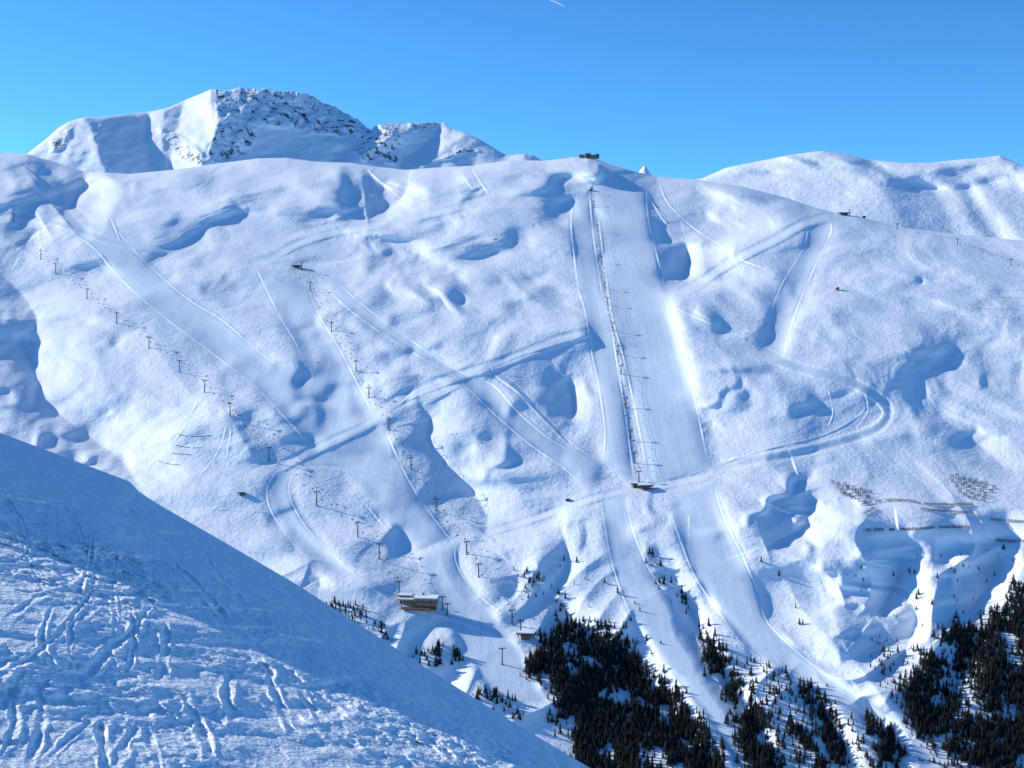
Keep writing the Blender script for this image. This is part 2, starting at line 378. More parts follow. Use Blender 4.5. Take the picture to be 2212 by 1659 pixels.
# ------------------------------------------------------------------ far peaks (left)
topL=[(-900,430),(-300,420),(0,385),(62,330),(100,300),(128,275),(150,262),(180,254),(230,252),(255,249),(330,240),(362,233),(410,212),(440,200),(455,193),(480,194),(500,193),(520,190),(545,193),(570,191),(600,197),(640,198),(670,205),(700,222),(722,228),(740,240),(775,260),(803,282),(808,272),(850,266),(900,266),(925,264),(960,266),(975,278),(1000,285),(1040,303),(1085,331),(1100,336),(1132,332),(1152,335),(1167,345),(1250,372),(1500,430)]
A=Terrain(topL,-420,1300,1.3,480,300,-3600.0,0.62,rnd=60,rtau=5)
A.top=A.top+1.8*fbm(A.u/9,A.u*0,3,500)*np.interp(A.u,[440,470,780,800,860,960,980],[0,1.2,1.2,.8,.4,.4,0.1])
A.V=A.top[None,:]+np.linspace(0,1,A.nr)[:,None]*(A.bot-A.top)[None,:]; A.Y=A.depth(A.V); A.X=(A.U-UC)/F*A.Y; A.rmin=A.V.min(axis=1); A.rmax=A.V.max(axis=1)
A.network([([(-300,200),(-300,480)],-30),([(60,250),(40,330),(-20,480)],-10),([(180,250),(200,290),(225,380)],26),([(325,235),(322,262),(312,300),(338,360),(345,480)],-26),
 ([(365,235),(352,262),(348,300),(352,480)],-14),([(398,215),(385,270),(362,300),(362,480)],-18),
 ([(458,190),(464,230),(468,260),(450,310),(438,370),(430,480)],32),([(640,190),(600,290),(560,480)],-36),([(803,190),(803,290),(745,330),(715,350),(700,480)],-100),
 ([(812,190),(812,272),(848,290),(790,330),(770,480)],-88),([(952,190),(952,275),(930,300),(880,340),(850,370),(840,480)],-136),([(1010,190),(1010,285),(960,320),(905,370),(900,480)],-112),
 ([(1100,300),(1060,480)],-118),([(1140,300),(1140,480)],-113),([(1170,300),(1170,480)],-124),([(1300,190),(1300,480)],-126)],1,7)
A.blurm(A.H,12)
pm=F/A.Y
A.H+=pm*(32*fbm(A.X/420,A.Y/500,4,201,.5))
A.getmask('rock')
for pl in [[(462,190),(640,190),(800,270),(800,300),(700,290),(560,270),(540,335),(440,360),(468,260)],[(340,275),(380,285),(440,330),(440,360),(380,340)],
   [(800,285),(850,275),(870,300),(860,355),(790,350),(760,325)],[(820,262),(960,262),(900,285),(820,285)],[(110,300),(155,275),(150,310),(110,330)],[(930,350),(1000,320),(1040,325),(960,345)]]: A.fill(pl,'rock')
g=A.mask['rock']; A.blurm(g,12)
g*=0.95
A.H+=pm*g*(15*(1-np.abs(fbm(A.X/110+A.Y/400,A.Y/420,3,221)))+8*fbm(A.X/50,A.Y/90,3,231))
A.build('mountain_peak',M_far,back=((100,-.2),(400,-.5),(2500,-.6)))
# ------------------------------------------------------------------ far mountains (right)
topR=[(1300,400),(1372,384),(1380,372),(1388,361),(1394,357),(1401,368),(1410,381),(1440,384),(1480,392),(1520,384),(1570,362),(1620,352),(1700,336),(1770,326),(1800,329),(1830,334),(1880,345),(1950,352),(2010,352),(2070,345),(2130,340),(2160,336),(2212,360),(2300,385),(2640,400)]
B=Terrain(topR,1300,2640,1.4,560,240,-2600.0,0.5,rnd=60,rtau=6)
B.network([([(1300,200),(1300,560)],0),([(1372,200),(1372,560)],0),([(1393,200),(1395,560)],12),([(1412,200),(1412,560)],3),([(1500,200),(1500,560)],0),([(1780,326),(1900,400),(1990,560)],56),
   ([(1885,345),(1915,380),(2010,410),(2100,560)],42),([(1960,350),(1990,380),(2060,405),(2150,560)],48),([(2050,350),(2075,380),(2090,405),(2180,560)],42),([(2155,335),(2140,370),(2120,405),(2230,560)],56),([(2195,350),(2185,370),(2200,400),(2310,560)],62),([(2640,300),(2640,560)],210)],1,5)
B.blurm(B.H,70); pm=F/B.Y
B.H+=pm*(18*fbm(B.X/500,B.Y/600,3,301,.4))
for b in [(1740,345,60,8,10,.3),(1640,372,50,8,0,.25),(1960,392,60,12,15,.4),(1860,352,40,8,10,.35),(2060,370,50,10,0,.35),(2195,368,14,10,0,.3),(2120,395,40,10,0,.25)]: B.blob(*b)
B.valley([(1915,385),(1960,402),(2010,410),(2090,406),(2180,380)],50,22,8)
B.getmask('rock'); B.fill([(2000,458),(2035,458),(2035,468),(2000,468)],'rock'); B.fill([(1930,402),(2010,406),(2190,365),(2190,374),(2080,410),(1930,408)],'rock'); B.mask['rock']*=0.5
B.build('distant_mountain_range',M_far,back=((100,-.2),(400,-.4),(2500,-.5)))

# ------------------------------------------------------------------ foreground slope
topF=[(-500,760),(-200,870),(0,935),(100,972),(200,1010),(280,1040),(300,1062),(340,1088),(500,1180),(640,1262),(800,1365),(960,1468),(1100,1555),(1280,1662),(1420,1748),(1700,1920)]
G=Terrain(topF,-420,1560,1.15,1740,820,-12.2,-0.139,-0.38,rnd=0)
r=G.sdist([(p[0],p[1]) for p in topF],4000); sl,d,sg,t=r
x=(90-d)/14.0
G.H[sl]-=0.35*14.0*np.where(x>20,x,np.log1p(np.exp(np.clip(x,-30,20))))
gx,gy=G.X,G.Y; pm=F/gy
lit=sstep(d,20,110)
G.H+=pm*(0.45*fbm(gx/16,gy/22,2,711)*lit+0.13*fbm((gx-0.3*gy)/2.2,gy/4.5,3,721)*(.3+.7*lit))
chop=sstep(fbm(gx/7,gy/11,3,761),-0.5,0.5)
G.H+=pm*(0.25+0.75*chop)*(0.075*fbm(gx/0.5,gy/0.8,3,731,.6)*(.3+.7*lit))
tr=[[(245,1150),(252,1200),(244,1270),(250,1340),(240,1400),(262,1470)],[(352,1340),(360,1400),(345,1475)],[(545,1415),(575,1440),(600,1510),(640,1590)],
[(0,1068),(40,1110),(62,1180),(40,1215)],[(0,1350),(60,1302),(130,1275),(260,1285),(330,1262)],[(0,1545),(60,1430),(160,1345),(240,1292)],
[(90,1659),(150,1595),(215,1545)],[(212,1555),(222,1600),(235,1670)],[(230,1680),(270,1610),(305,1560)],[(305,1560),(335,1620),(352,1690)],[(0,1120),(50,1190),(100,1290)],
[(440,1190),(480,1250),(570,1300),(640,1330)],[(700,1590),(620,1540),(560,1500)],[(160,1330),(150,1400),(170,1450)],[(500,1450),(490,1500),(510,1560)],[(0,1640),(30,1560),(20,1500)],
[(280,1300),(290,1380),(275,1450)],[(200,1150),(190,1230),(160,1290)],[(380,1480),(430,1560),(470,1660)],[(120,1080),(170,1130),(180,1200)],[(640,1480),(700,1560),(800,1640)],[(20,1230),(120,1215),(230,1240)],
[(-20,1480),(90,1400),(190,1290),(210,1200)],[(300,1250),(420,1310),(560,1400),(760,1560)],[(330,1180),(420,1260),(500,1350)],[(60,1659),(90,1560),(80,1480)],[(120,1300),(90,1380),(130,1460)],[(330,1290),(300,1350),(240,1400),(160,1480)]]
for i,pl in enumerate(tr):
    pl=smooth(pl,5); r=G.sdist(pl,60)
    if r is None: continue
    sl,d2,s2,t2=r
    w=2.4+4.8*sstep(G.V[sl],1050,1659); w=w*(0.7+0.6*((i*37)%10)/10)*(1+.5*vn(G.U[sl]/22,G.V[sl]/22,801+i))
    d2=np.abs(d2*s2+2.2*vn(G.U[sl]/16,G.V[sl]/16,830+i))
    en=np.clip(t2*6,0,1)*np.clip((1-t2)*6,0,1)*np.clip(.8+.5*vn(G.U[sl]/35,G.V[sl]/35,860+i),.15,1.2)
    A0=w*0.55*en
    G.H[sl]+=-A0*np.exp(-(d2/w)**2)+0.8*A0*np.exp(-((d2-1.9*w)/(0.8*w))**2)
G.build('foreground_snow_slope',M_fg,back=((3,-.45),(15,-.7),(60,-.85),(200,-.95),(450,-1.0)),down=[(0.6,-1.5),(0.2,-2.2),(0.02,-2.5)])
# unseen ridge added left of view, shaped to shade the foreground slope's far part
us=np.linspace(-400,1260,70)
ev=np.interp(us,[-400,0,130,330,480,700,850,1050,1260],[850,955,1003,1120,1215,1362,1465,1600,1735])+9*vn(us/120,us*0+3,555)+4*vn(us/40,us*0+3,556)
cv=np.interp(us,[p[0] for p in topF],[p[1] for p in topF])+1
ss=np.interp(us,[-400,0,640,1050,1260],[75,70,62,56,54])
def gz(x,y): return -.139*y-.38*x-12.2
rows=[[],[],[],[],[],[]]
for u_,e_,c_,s_ in zip(us,ev,cv,ss):
    a=G.point(u_,min(e_,1738))+s_*L; b=G.point(u_,c_)+(s_+2)*L; b=b+np.array([0,0,1.2]); m_=(a+b)/2+np.array([0,0,.4])
    f0=a+np.array([-2,-6,0]); f0[2]=gz(f0[0],f0[1])-1; f1=b+np.array([-3,8,0]); f1[2]=gz(f1[0],f1[1])-2
    h0=a*.6+f0*.4; h0[2]-=.8
    for r_,p_ in zip(rows,[f0,h0,a,m_,b,f1]): r_.append(p_)
R_=np.array(rows); nr,nc=R_.shape[:2]; idx=np.arange(nr*nc).reshape(nr,nc)
print('RIDGE max t',(R_[...,0]/R_[...,1]).max())
make_mesh('shadow_caster_ridge',R_.reshape(-1,3),np.stack([idx[:-1,:-1],idx[1:,:-1],idx[1:,1:],idx[:-1,1:]],-1).reshape(-1,4),M_fg,True)

n=64; ang=np.linspace(0,2*np.pi,n,endpoint=False)
vv=np.concatenate([[[0,0,-760]],np.stack([60000*np.cos(ang),60000*np.sin(ang),-760+0*ang],1)])
ff=np.array([[0,i+1,(i+1)%n+1] for i in range(n)])
make_mesh('valley_ground',vv,ff,M_far,True)

# ------------------------------------------------------------------ small builders
class MB:
    def __init__(s): s.v=[]; s.f=[]; s.m=[]
    def box(s,c,d,rz=0,mi=0):
        n=len(s.v); ca,sa=math.cos(rz),math.sin(rz)
        for dz in (-.5,.5):
            for dx,dy in ((-.5,-.5),(.5,-.5),(.5,.5),(-.5,.5)):
                x,y=dx*d[0],dy*d[1]; s.v.append((c[0]+x*ca-y*sa,c[1]+x*sa+y*ca,c[2]+dz*d[2]))
        for f in ((0,3,2,1),(4,5,6,7),(0,1,5,4),(1,2,6,5),(2,3,7,6),(3,0,4,7)): s.f.append([n+i for i in f]); s.m.append(mi)
    def cyl(s,p0,p1,r0,r1=None,k=6,mi=0):
        r1=r0 if r1 is None else r1
        p0=np.array(p0,float);p1=np.array(p1,float);d=p1-p0;d/=max(np.linalg.norm(d),1e-6)
        a=np.cross(d,[0,0,1.]) if abs(d[2])<.9 else np.cross(d,[1.,0,0]); a/=np.linalg.norm(a); b=np.cross(d,a)
        n=len(s.v)
        for p,r in ((p0,r0),(p1,r1)):
            for i in range(k):
                t=2*math.pi*i/k; s.v.append(tuple(p+r*(math.cos(t)*a+math.sin(t)*b)))
        for i in range(k): s.f.append([n+i,n+(i+1)%k,n+k+(i+1)%k,n+k+i]); s.m.append(mi)
        s.f.append([n+i for i in range(k)][::-1]); s.m.append(mi); s.f.append([n+k+i for i in range(k)]); s.m.append(mi)
    def prism(s,c,prof,ln,rz=0,mi=0):
        n=len(s.v); k=len(prof); ca,sa=math.cos(rz),math.sin(rz)
        for x in (-ln/2,ln/2):
            for y,z in prof: s.v.append((c[0]+x*ca-y*sa,c[1]+x*sa+y*ca,c[2]+z))
        for i in range(k): s.f.append([n+i,n+(i+1)%k,n+k+(i+1)%k,n+k+i]); s.m.append(mi)
        s.f.append([n+i for i in range(k)][::-1]); s.m.append(mi); s.f.append([n+k+i for i in range(k)]); s.m.append(mi)
    def obj(s,name,mats,parent=None):
        me=bpy.data.meshes.new(name); me.from_pydata(s.v,[],s.f); me.update()
        for m in mats: me.materials.append(m)
        me.polygons.foreach_set('material_index',s.m)
        o=bpy.data.objects.new(name,me); scene.collection.objects.link(o)
        if parent: o.parent=parent
        return o
def empty(name):
    e=bpy.data.objects.new(name,None); scene.collection.objects.link(e); return e
steel=simple('painted_steel',(0.05,0.055,0.06),.6,.2,.0); dark=simple('dark_metal',(0.02,0.022,0.026),.5); galv=simple('galvanised_steel',(0.08,0.085,0.09),.6)
wood=simple('larch_wood',(0.16,0.085,0.04),.8,.3,scale=.6); ochre=simple('ochre_render',(0.42,0.31,0.15),.85,.1,scale=.4)
glass=simple('window_glass',(0.02,0.025,0.035),.15); roofsnow=simple('roof_snow',SNOW,.8,.03); stone=simple('stone_wall',(0.2,0.18,0.16),.9,.3)
concrete=simple('concrete',(0.3,0.3,0.3),.9)

def up(p,h): return np.array(p)+np.array([0,0,h])
def lift(name,pts,h=15,spacing=26,chairs=True,arm=3.2):
    e=empty(name); P=[T.point(u,v) for u,v in pts]
    py=MB(); cb=MB(); ch=MB(); n=len(P); tops=[]
    for i,p in enumerate(P):
        d=P[min(i+1,n-1)]-P[max(i-1,0)]; d[2]=0; d/=np.linalg.norm(d); q=np.array([-d[1],d[0],0]); rz=math.atan2(q[1],q[0])
        py.cyl(up(p,-2),up(p,h),.95,.65,8)
        py.box(up(p,h),(arm*2+1.6,.9,.9),rz)
        py.box(up(p,-.3),(2.8,2.8,1.4),rz,1)
        for sg in (-1,1):
            c=up(p,h-.1)+q*sg*arm
            py.box(c+np.array([0,0,-.35]),(.6,5.0,.6),rz); py.box(c+np.array([0,0,1.1]),(.25,3.2,.25),rz)
            py.cyl(c+np.array([0,0,.2]),c+np.array([0,0,1.2]),.16,.16,5)
            for k in (-1.9,-.7,.7,1.9): py.cyl(c+d*k+q*.25+np.array([0,0,-.7]),c+d*k-q*.25+np.array([0,0,-.7]),.38,.38,8)
        py.cyl(up(p,h)+q*.9,up(p,h+1.8),.18,.18,5); py.cyl(up(p,h)-q*.9,up(p,h+1.8),.18,.18,5)
        tops.append((up(p,h-.4),q))
    for i in range(n-1):
        (a,qa),(b,qb)=tops[i],tops[i+1]; ln=np.linalg.norm(b-a)
        for sg in (-1,1):
            p0=a+qa*sg*arm; p1=b+qb*sg*arm; prev=p0; K=6
            for k in range(1,K+1):
                t=k/K; c=p0+(p1-p0)*t-np.array([0,0,ln*.02*4*t*(1-t)]); cb.cyl(prev,c,.08,.08,4); prev=c
            if chairs:
                m=max(1,int(ln/spacing))
                for k in range(m):
                    t=(k+.5+.15*sg)/m; c=p0+(p1-p0)*t-np.array([0,0,ln*.02*4*t*(1-t)])
                    dd=(b-a); dd[2]=0; rz=math.atan2(dd[1],dd[0])
                    ch.cyl(c,c-np.array([0,0,2.2]),.1,.1,5)
                    ch.box(c-np.array([0,0,2.9]),(.8,3.0,.2),rz); ch.box(c-np.array([math.cos(rz)*.35,math.sin(rz)*.35,2.4]),(.16,3.0,.9),rz)
                    ch.box(c-np.array([0,0,2.0]),(.16,3.0,.14),rz)
                    for s2 in (-1.4,1.4): ch.cyl(c-np.array([-math.sin(rz)*s2,math.cos(rz)*s2,2.1]),c-np.array([-math.sin(rz)*s2,math.cos(rz)*s2,2.95]),.08,.08,4)
    py.obj('pylons',[steel,concrete],e); cb.obj('cables',[dark],e)
    if chairs: ch.obj('chairs',[dark],e)
lift('chairlift',[(1277,418),(1283,448),(1290,500),(1300,570),(1306,625),(1313,660),(1324,715),(1335,765),(1342,808),(1352,880),(1362,950),(1371,1000),(1380,1040)],h=15,spacing=30)
lift('chairlift',[(30,480),(88,560),(120,590),(188,645),(252,698),(322,752),(388,804),(442,848),(497,898),(581,995),(684,1092),(773,1160),(819,1207),(862,1290)],h=20,spacing=40)
lift('chairlift',[(652,585),(670,628),(716,716),(769,801),(797,859),(840,928),(888,1013),(942,1103),(1008,1197),(1034,1246),(1106,1348),(1125,1372)],h=17,spacing=36)
lift('chairlift',[(1835,466),(1938,496),(2068,529),(2184,574),(2290,620)],h=14,spacing=60)
def lone(u,v,h=18):
    p=T.point(u,v); m=MB(); m.cyl(up(p,-1),up(p,h),.8,.55,8); m.box(up(p,h),(8,.8,.8),.2); m.box(up(p,h-1.4),(3,.5,.5),.2); m.box(up(p,-.2),(2.6,2.6,1.2),.2,1)
    for s_ in (-3.4,3.4): m.box(up(p,h-.5)+np.array([s_,0,0]),(.6,4,.7),.2)
    m.obj('lift_pylon',[steel,concrete])
for u,v,h in [(1085,1435,19),(956,1318,17),(966,1330,15)]: lone(u,v,h)

def station(name,u,v,w=16,dp=10,h=6,rz=0.0,wall=wood):
    p=T.point(u,v)-np.array([0,0,.6]); e=empty(name)
    a=MB(); a.box(up(p,h*.42),(w*.55,dp,h*.84),rz); a.obj('cabin',[wall],e)
    ca,sa=math.cos(rz),math.sin(rz)
    def Lc(x,y,z): return p+np.array([x*ca-y*sa,x*sa+y*ca,z])
    c=MB()
    for x in (-w*.45,w*.45):
        for y in (-dp*.35,dp*.35): c.cyl(Lc(x,y,0),Lc(x,y,h*.84),.35,.35,8)
    c.obj('columns',[steel],e)
    g_=MB(); g_.box(Lc(0,-dp*.5-.06,h*.5),(w*.42,.12,h*.28),rz); g_.obj('windows',[glass],e)
    r_=MB(); r_.prism(Lc(0,0,h*.86),[(-dp*.62,0),(dp*.62,0),(dp*.62,.5),(dp*.3,1.5),(-dp*.3,1.5),(-dp*.62,.5)],w*1.15,rz); r_.obj('housing',[dark],e)
    s_=MB(); s_.prism(Lc(0,0,h*.86+1.3),[(-dp*.5,0),(dp*.5,0),(dp*.42,.9),(0,1.3),(-dp*.42,.9)],w*1.05,rz); s_.obj('roof_snow',[roofsnow],e)
    b_=MB(); b_.cyl(Lc(w*.3,0,h*.6),Lc(w*.3,0,h*.75),2.4,2.4,20); b_.obj('bullwheel',[steel],e)
station('lift_station',1394,1056,20,10,6,0.1); station('lift_station',1372,1052,10,8,6,-.2)
station('lift_station',641,578,20,10,6,-.1); station('lift_station',1823,465,28,12,7,.05); station('lift_station',1136,1378,20,10,7,-.1)
station('lift_station',1277,412,8,6,4,0); station('ski_hut',522,1069,9,6,4,.2); station('ski_hut',1226,1082,5,4,3,.2); station('ski_hut',1866,464,8,6,4,0)
station('ski_hut',1809,627,6,5,6,.2)
e=empty('summit_station'); p=T.point(1268,341)
for i,(x,y,w,d,h) in enumerate([(-14,0,16,10,9),(3,2,14,12,13),(18,-2,18,10,8),(30,3,8,8,11)]):
    a=MB(); c=p+np.array([x,y,h/2-2]); a.box(c,(w,d,h),.05*i); a.obj('block',[wood if i%2 else stone],e)
    a=MB(); a.prism(p+np.array([x,y,h-2]),[(-d*.6,0),(d*.6,0),(d*.6,.5),(0,2.4),(-d*.6,.5)],w*1.1,.05*i); a.obj('roof',[dark],e)
    a=MB()
    for k in range(3): a.box(p+np.array([x-w*.3+k*w*.3,y-d/2-.05,h*.5-1]),(w*.16,.3,1.6)); 
    a.obj('windows',[glass],e)
a=MB(); a.cyl(up(p,0),up(p,24),.3,.15,6); a.cyl(p+np.array([22,0,0]),p+np.array([22,0,20]),.3,.15,6); a.obj('masts',[steel],e)

e=empty('mountain_restaurant'); p=T.point(905,1308); rz=-.12; ca,sa=math.cos(rz),math.sin(rz)
def Lp(x,y,z): return p+np.array([x*ca-y*sa,x*sa+y*ca,z])
a=MB(); a.box(Lp(-12,3,3),(24,12,9),rz); a.box(Lp(10,0,4.5),(26,14,11),rz); a.box(Lp(-18,6,8.5),(16,9,5),rz); a.obj('walls',[ochre],e)
a=MB(); a.box(Lp(-12,-3.1,-.2),(24.2,.5,3),rz); a.box(Lp(10,-7.1,.5),(26.2,.5,3),rz); a.obj('stone_base',[stone],e)
a=MB()
for k in range(6): a.box(Lp(-0.5+k*4.2,-7.1,6.2),(3.0,.3,3.4),rz)
for k in range(5): a.box(Lp(-22+k*4.4,-3.1,4.2),(2.8,.3,2.6),rz)
for k in range(3): a.box(Lp(23.1,-4+k*4,6.2),(.3,2.6,3),rz)
for k in range(3): a.box(Lp(-23+k*4.6,1.4,9),(2.4,.3,2),rz)
a.obj('windows',[glass],e)
a=MB(); a.box(Lp(10,-1,10.4),(30,19,.7),rz); a.box(Lp(-13,2,7.8),(27,16,.6),rz); a.box(Lp(-18,6,11.2),(19,12,.6),rz); a.obj('roof',[wood],e)
a=MB(); a.prism(Lp(10,-1,10.8),[(-9,0),(9,0),(8.4,1.3),(0,1.9),(-8.4,1.3)],29,rz); a.prism(Lp(-13,2,8.15),[(-7.6,0),(3.8,0),(3.6,1.2),(-7,1.2)],26,rz); a.prism(Lp(-18,6,11.55),[(-5.6,0),(5.6,0),(5,1.1),(0,1.6),(-5,1.1)],18,rz); a.obj('roof_snow',[roofsnow],e)
a=MB(); a.box(Lp(2,-12,-.6),(44,9,1.2),rz)
for k in range(12): a.cyl(Lp(-19+k*3.8,-16.3,0),Lp(-19+k*3.8,-16.3,1.3),.12,.12,5)
a.box(Lp(2,-16.3,1.35),(44,.2,.2),rz)
for x in (-3,7,17,23.5): a.cyl(Lp(x,-9.8,0),Lp(x,-9.8,10.1),.3,.3,6)
a.obj('terrace',[wood],e)
a=MB(); a.box(Lp(5,3,13),(2,1.6,4),rz); a.box(Lp(5,3,15.2),(2.6,2.2,.4),rz); a.obj('chimney',[stone],e)

def fence(name,poly,h=3.2,step=5.5,mat=dark,r=.2):
    poly=smooth(poly,3); m=MB(); pts=[]
    for i in range(len(poly)-1):
        ln=math.dist(poly[i],poly[i+1]); k=max(1,int(ln/step))
        for j in range(k):
            t=j/k; pts.append(T.point(poly[i][0]*(1-t)+poly[i+1][0]*t,poly[i][1]*(1-t)+poly[i+1][1]*t))
    for i in range(len(pts)-1):
        a,b=pts[i],pts[i+1]
        if random.random()<.1: continue
        hh=h*random.uniform(.75,1.05)
        tilt=np.array([0,.9,0])
        m.cyl(a-np.array([0,0,.5]),up(a,hh)+tilt,r*1.2,r*1.2,5); m.cyl(up(a,hh*.7)+tilt*.7,a-np.array([0,3.,.6]),r*.8,r*.8,4)
        for z in (.3,.5,.7,.9): m.cyl(up(a,hh*z)+tilt*z,up(b,hh*z)+tilt*z,r,r,4)
    m.obj(name,[mat])
for pl in [[(1862,1092),(1900,1084),(1960,1084),(2010,1092),(2110,1092)],[(1990,1102),(2050,1108),(2112,1110)],[(1870,1148),(1960,1146),(2040,1142),(2110,1142)],[(2132,1165),(2180,1172),(2230,1170)],[(1890,1100),(1860,1116)],
  [(2140,1125),(2180,1128),(2230,1130)],[(2140,628),(2175,627),(2230,628)],[(2160,643),(2230,645)],[(2070,668),(2130,667),(2210,670)],[(2064,684),(2120,683),(2200,689)],[(386,940),(420,944),(462,941)],[(380,963),(410,968),(446,968)],[(372,980),(420,984)],[(342,996),(370,1004),(404,1004)],
  [(1990,676),(2010,680)]]:
    big=pl[0][1]>1000 and pl[0][0]>1000; tiny=pl[0][0]>1900 and not big
    fence('snow_fence',pl,h=4.3 if big else (.5 if tiny else 1.2),r=.21 if big else (.05 if tiny else .1),mat=galv if big else dark)
def rakes(name,cells):
    m=MB()
    for u,v in cells:
        p=T.point(u,v); 
        for s_ in (-1.9,1.9): m.cyl(p+np.array([s_,0,-.5]),p+np.array([s_*.9,1.2,4.6]),.28,.22,5); m.cyl(p+np.array([s_,-2.8,-.5]),p+np.array([s_*.9,.9,3.4]),.2,.2,4)
        for z in (1,2.2,3.3,4.3): m.cyl(p+np.array([-2.7,z*.26,z]),p+np.array([2.7,z*.26,z]),.22,.22,4)
    m.obj(name,[dark])
rs=random.Random(3)
cells=[(1802+i*11+rs.uniform(-4,4)+j*7,1044+j*9+i*3.2+rs.uniform(-3,3)) for j in range(4) for i in range(8-j)]
cells2=[(2054+i*13+rs.uniform(-4,4)+j*7,1028+j*11+i*3.5+rs.uniform(-3,3)) for j in range(5) for i in range(8-j)]
rakes('avalanche_barrier',cells); rakes('avalanche_barrier',cells2)

# ------------------------------------------------------------------ forest
def conifer(seed,tiers=9,k=9,slim=.17):
    r=np.random.RandomState(seed); v=[];f=[];m=[]
    for i in range(5):
        t=2*math.pi*i/5; v.append((.022*math.cos(t),.022*math.sin(t),-.05))
    v.append((0,0,.9))
    for i in range(5): f.append((i,(i+1)%5,5)); m.append(1)
    for t in range(tiers):
        z=.08+.9*t/tiers; R=slim*(1-t/tiers)**.8*r.uniform(.85,1.15)+.012
        a0=r.uniform(0,6)
        for j in range(k):
            if r.rand()<.12: continue
            a=a0+2*math.pi*j/k+r.uniform(-.2,.2); rr=R*r.uniform(.6,1.25); wd=R*r.uniform(.35,.5)
            ca,sa=math.cos(a),math.sin(a); n=len(v)
            zz=z+r.uniform(-.02,.02)
            v+= [(0,0,zz+.10),(ca*rr*.6-sa*wd*.6,sa*rr*.6+ca*wd*.6,zz+.02),(ca*rr,sa*rr,zz-.035),(ca*rr*.6+sa*wd*.6,sa*rr*.6-ca*wd*.6,zz+.02),(ca*rr*.3,sa*rr*.3,zz-.03)]
            f+=[(n,n+1,n+2),(n,n+2,n+3),(n+1,n+4,n+2),(n+4,n+3,n+2)]; m+=[0]*4
    return np.array(v),np.array(f),np.array(m)
VAR=[conifer(1,9,9,.21),conifer(2,8,8,.25),conifer(3,10,8,.17),conifer(4,7,9,.27),conifer(5,11,7,.15)]
needles=simple('conifer_needles',(0.013,0.017,0.015),.95,.5,scale=.08); bark=simple('bark',(0.05,0.036,0.025),.9)
larch=simple('larch_twigs',(0.05,0.037,0.026),.9,.4,scale=.08)
RS=np.random.RandomState(12)
def inpoly(u,v,poly):
    c=False; n=len(poly)
    for i in range(n):
        ax,ay=poly[i];bx,by=poly[(i+1)%n]
        if (ay>v)!=(by>v) and u<(bx-ax)*(v-ay)/(by-ay)+ax: c=not c
    return c
def forest(name,areas,hmin=8,hmax=15,mat=needles,clump=.25):
    vs=[];fs=[];ms=[];off=0
    for poly,dens in areas:
        us=[p[0] for p in poly];vv=[p[1] for p in poly]
        A_=(max(us)-min(us))*(max(vv)-min(vv)); N=int(A_*dens)
        for _ in range(N):
            u=RS.uniform(min(us),max(us)); v=RS.uniform(min(vv),max(vv))
            if not inpoly(u+RS.normal()*10,v+RS.normal()*10,poly): continue
            if clump:
                nz=float(fbm(np.array([u/38.]),np.array([v/38.]),3,900)[0])
                if nz<-clump and RS.rand()<.9: continue
            p=T.point(u,v); h=RS.uniform(hmin,hmax)*(1 if RS.rand()>.3 else RS.uniform(.35,.7))
            V_,F_,M_=VAR[RS.randint(5)]; a=RS.uniform(0,6.28); ca,sa=math.cos(a),math.sin(a)
            wsc=h*RS.uniform(.75,1.3)
            q=np.stack([(V_[:,0]*ca-V_[:,1]*sa)*wsc,(V_[:,0]*sa+V_[:,1]*ca)*wsc,V_[:,2]*h],1)+p
            vs.append(q);fs.append(F_+off);ms.append(M_);off+=len(V_)
    if vs: make_mesh(name,np.concatenate(vs),np.concatenate(fs),[mat,bark],False,None,np.concatenate(ms))
    return len(vs)
F1=[(1195,1312),(1225,1335),(1260,1370),(1330,1395),(1400,1450),(1480,1520),(1560,1659),(1570,1720),(1250,1720),(1230,1590),(1190,1500),(1120,1440),(1135,1410),(1185,1390)]
F2=[(1510,1350),(1545,1390),(1600,1480),(1655,1560),(1700,1720),(1645,1720),(1570,1530),(1520,1420)]
F3=[(1745,1480),(1800,1560),(1845,1720),(1740,1720),(1690,1560),(1720,1540)]
F4=[(1870,1540),(1930,1600),(1975,1720),(1905,1720)]
F5=[(2300,1260),(2180,1280),(2150,1330),(2060,1350),(2010,1400),(1980,1450),(1930,1520),(1980,1580),(2100,1659),(2180,1720),(2300,1720)]
nt=forest('conifer_forest',[(F1,.055),(F2,.055),(F3,.036),(F4,.038),(F5,.045)],7,14,needles,.34)
nt+=forest('conifer_grove',[([(885,1405),(950,1392),(1010,1412),(1000,1422),(940,1440)],.035),([(700,1300),(740,1298),(790,1340),(860,1385),(830,1385)],.03),
 ([(1020,1490),(1060,1490),(1140,1545),(1130,1560)],.03),([(1130,1235),(1160,1255),(1225,1300),(1210,1315),(1150,1280)],.03),([(1385,1180),(1420,1210),(1500,1330),(1480,1340),(1400,1240)],.009),
 ([(1250,1340),(1330,1350),(1430,1400),(1400,1430),(1280,1390)],.02),([(1600,1400),(1700,1450),(1720,1520),(1640,1500)],.014),([(1180,1540),(1240,1550),(1230,1600),(1190,1590)],.02)],6,12)
nt+=forest('larch_trees',[([(1180,1150),(1400,1330),(1260,1330)],.0008),([(1620,1420),(1780,1500),(1900,1659),(1680,1659)],.008),
 ([(1830,1200),(2200,1180),(2212,1300),(1960,1420),(1880,1380)],.0007),([(1640,1160),(1760,1400),(1680,1300)],.0006),([(1880,1380),(1980,1400),(1930,1520),(1880,1460)],.009),
 ([(1930,1500),(2212,1300),(2212,1700),(2000,1659)],.005),([(1380,1400),(1560,1600),(1640,1720),(1540,1720)],.003),([(1060,1170),(1230,1330),(1130,1290)],.002)],5,10,larch,0)
print('TREES',nt)

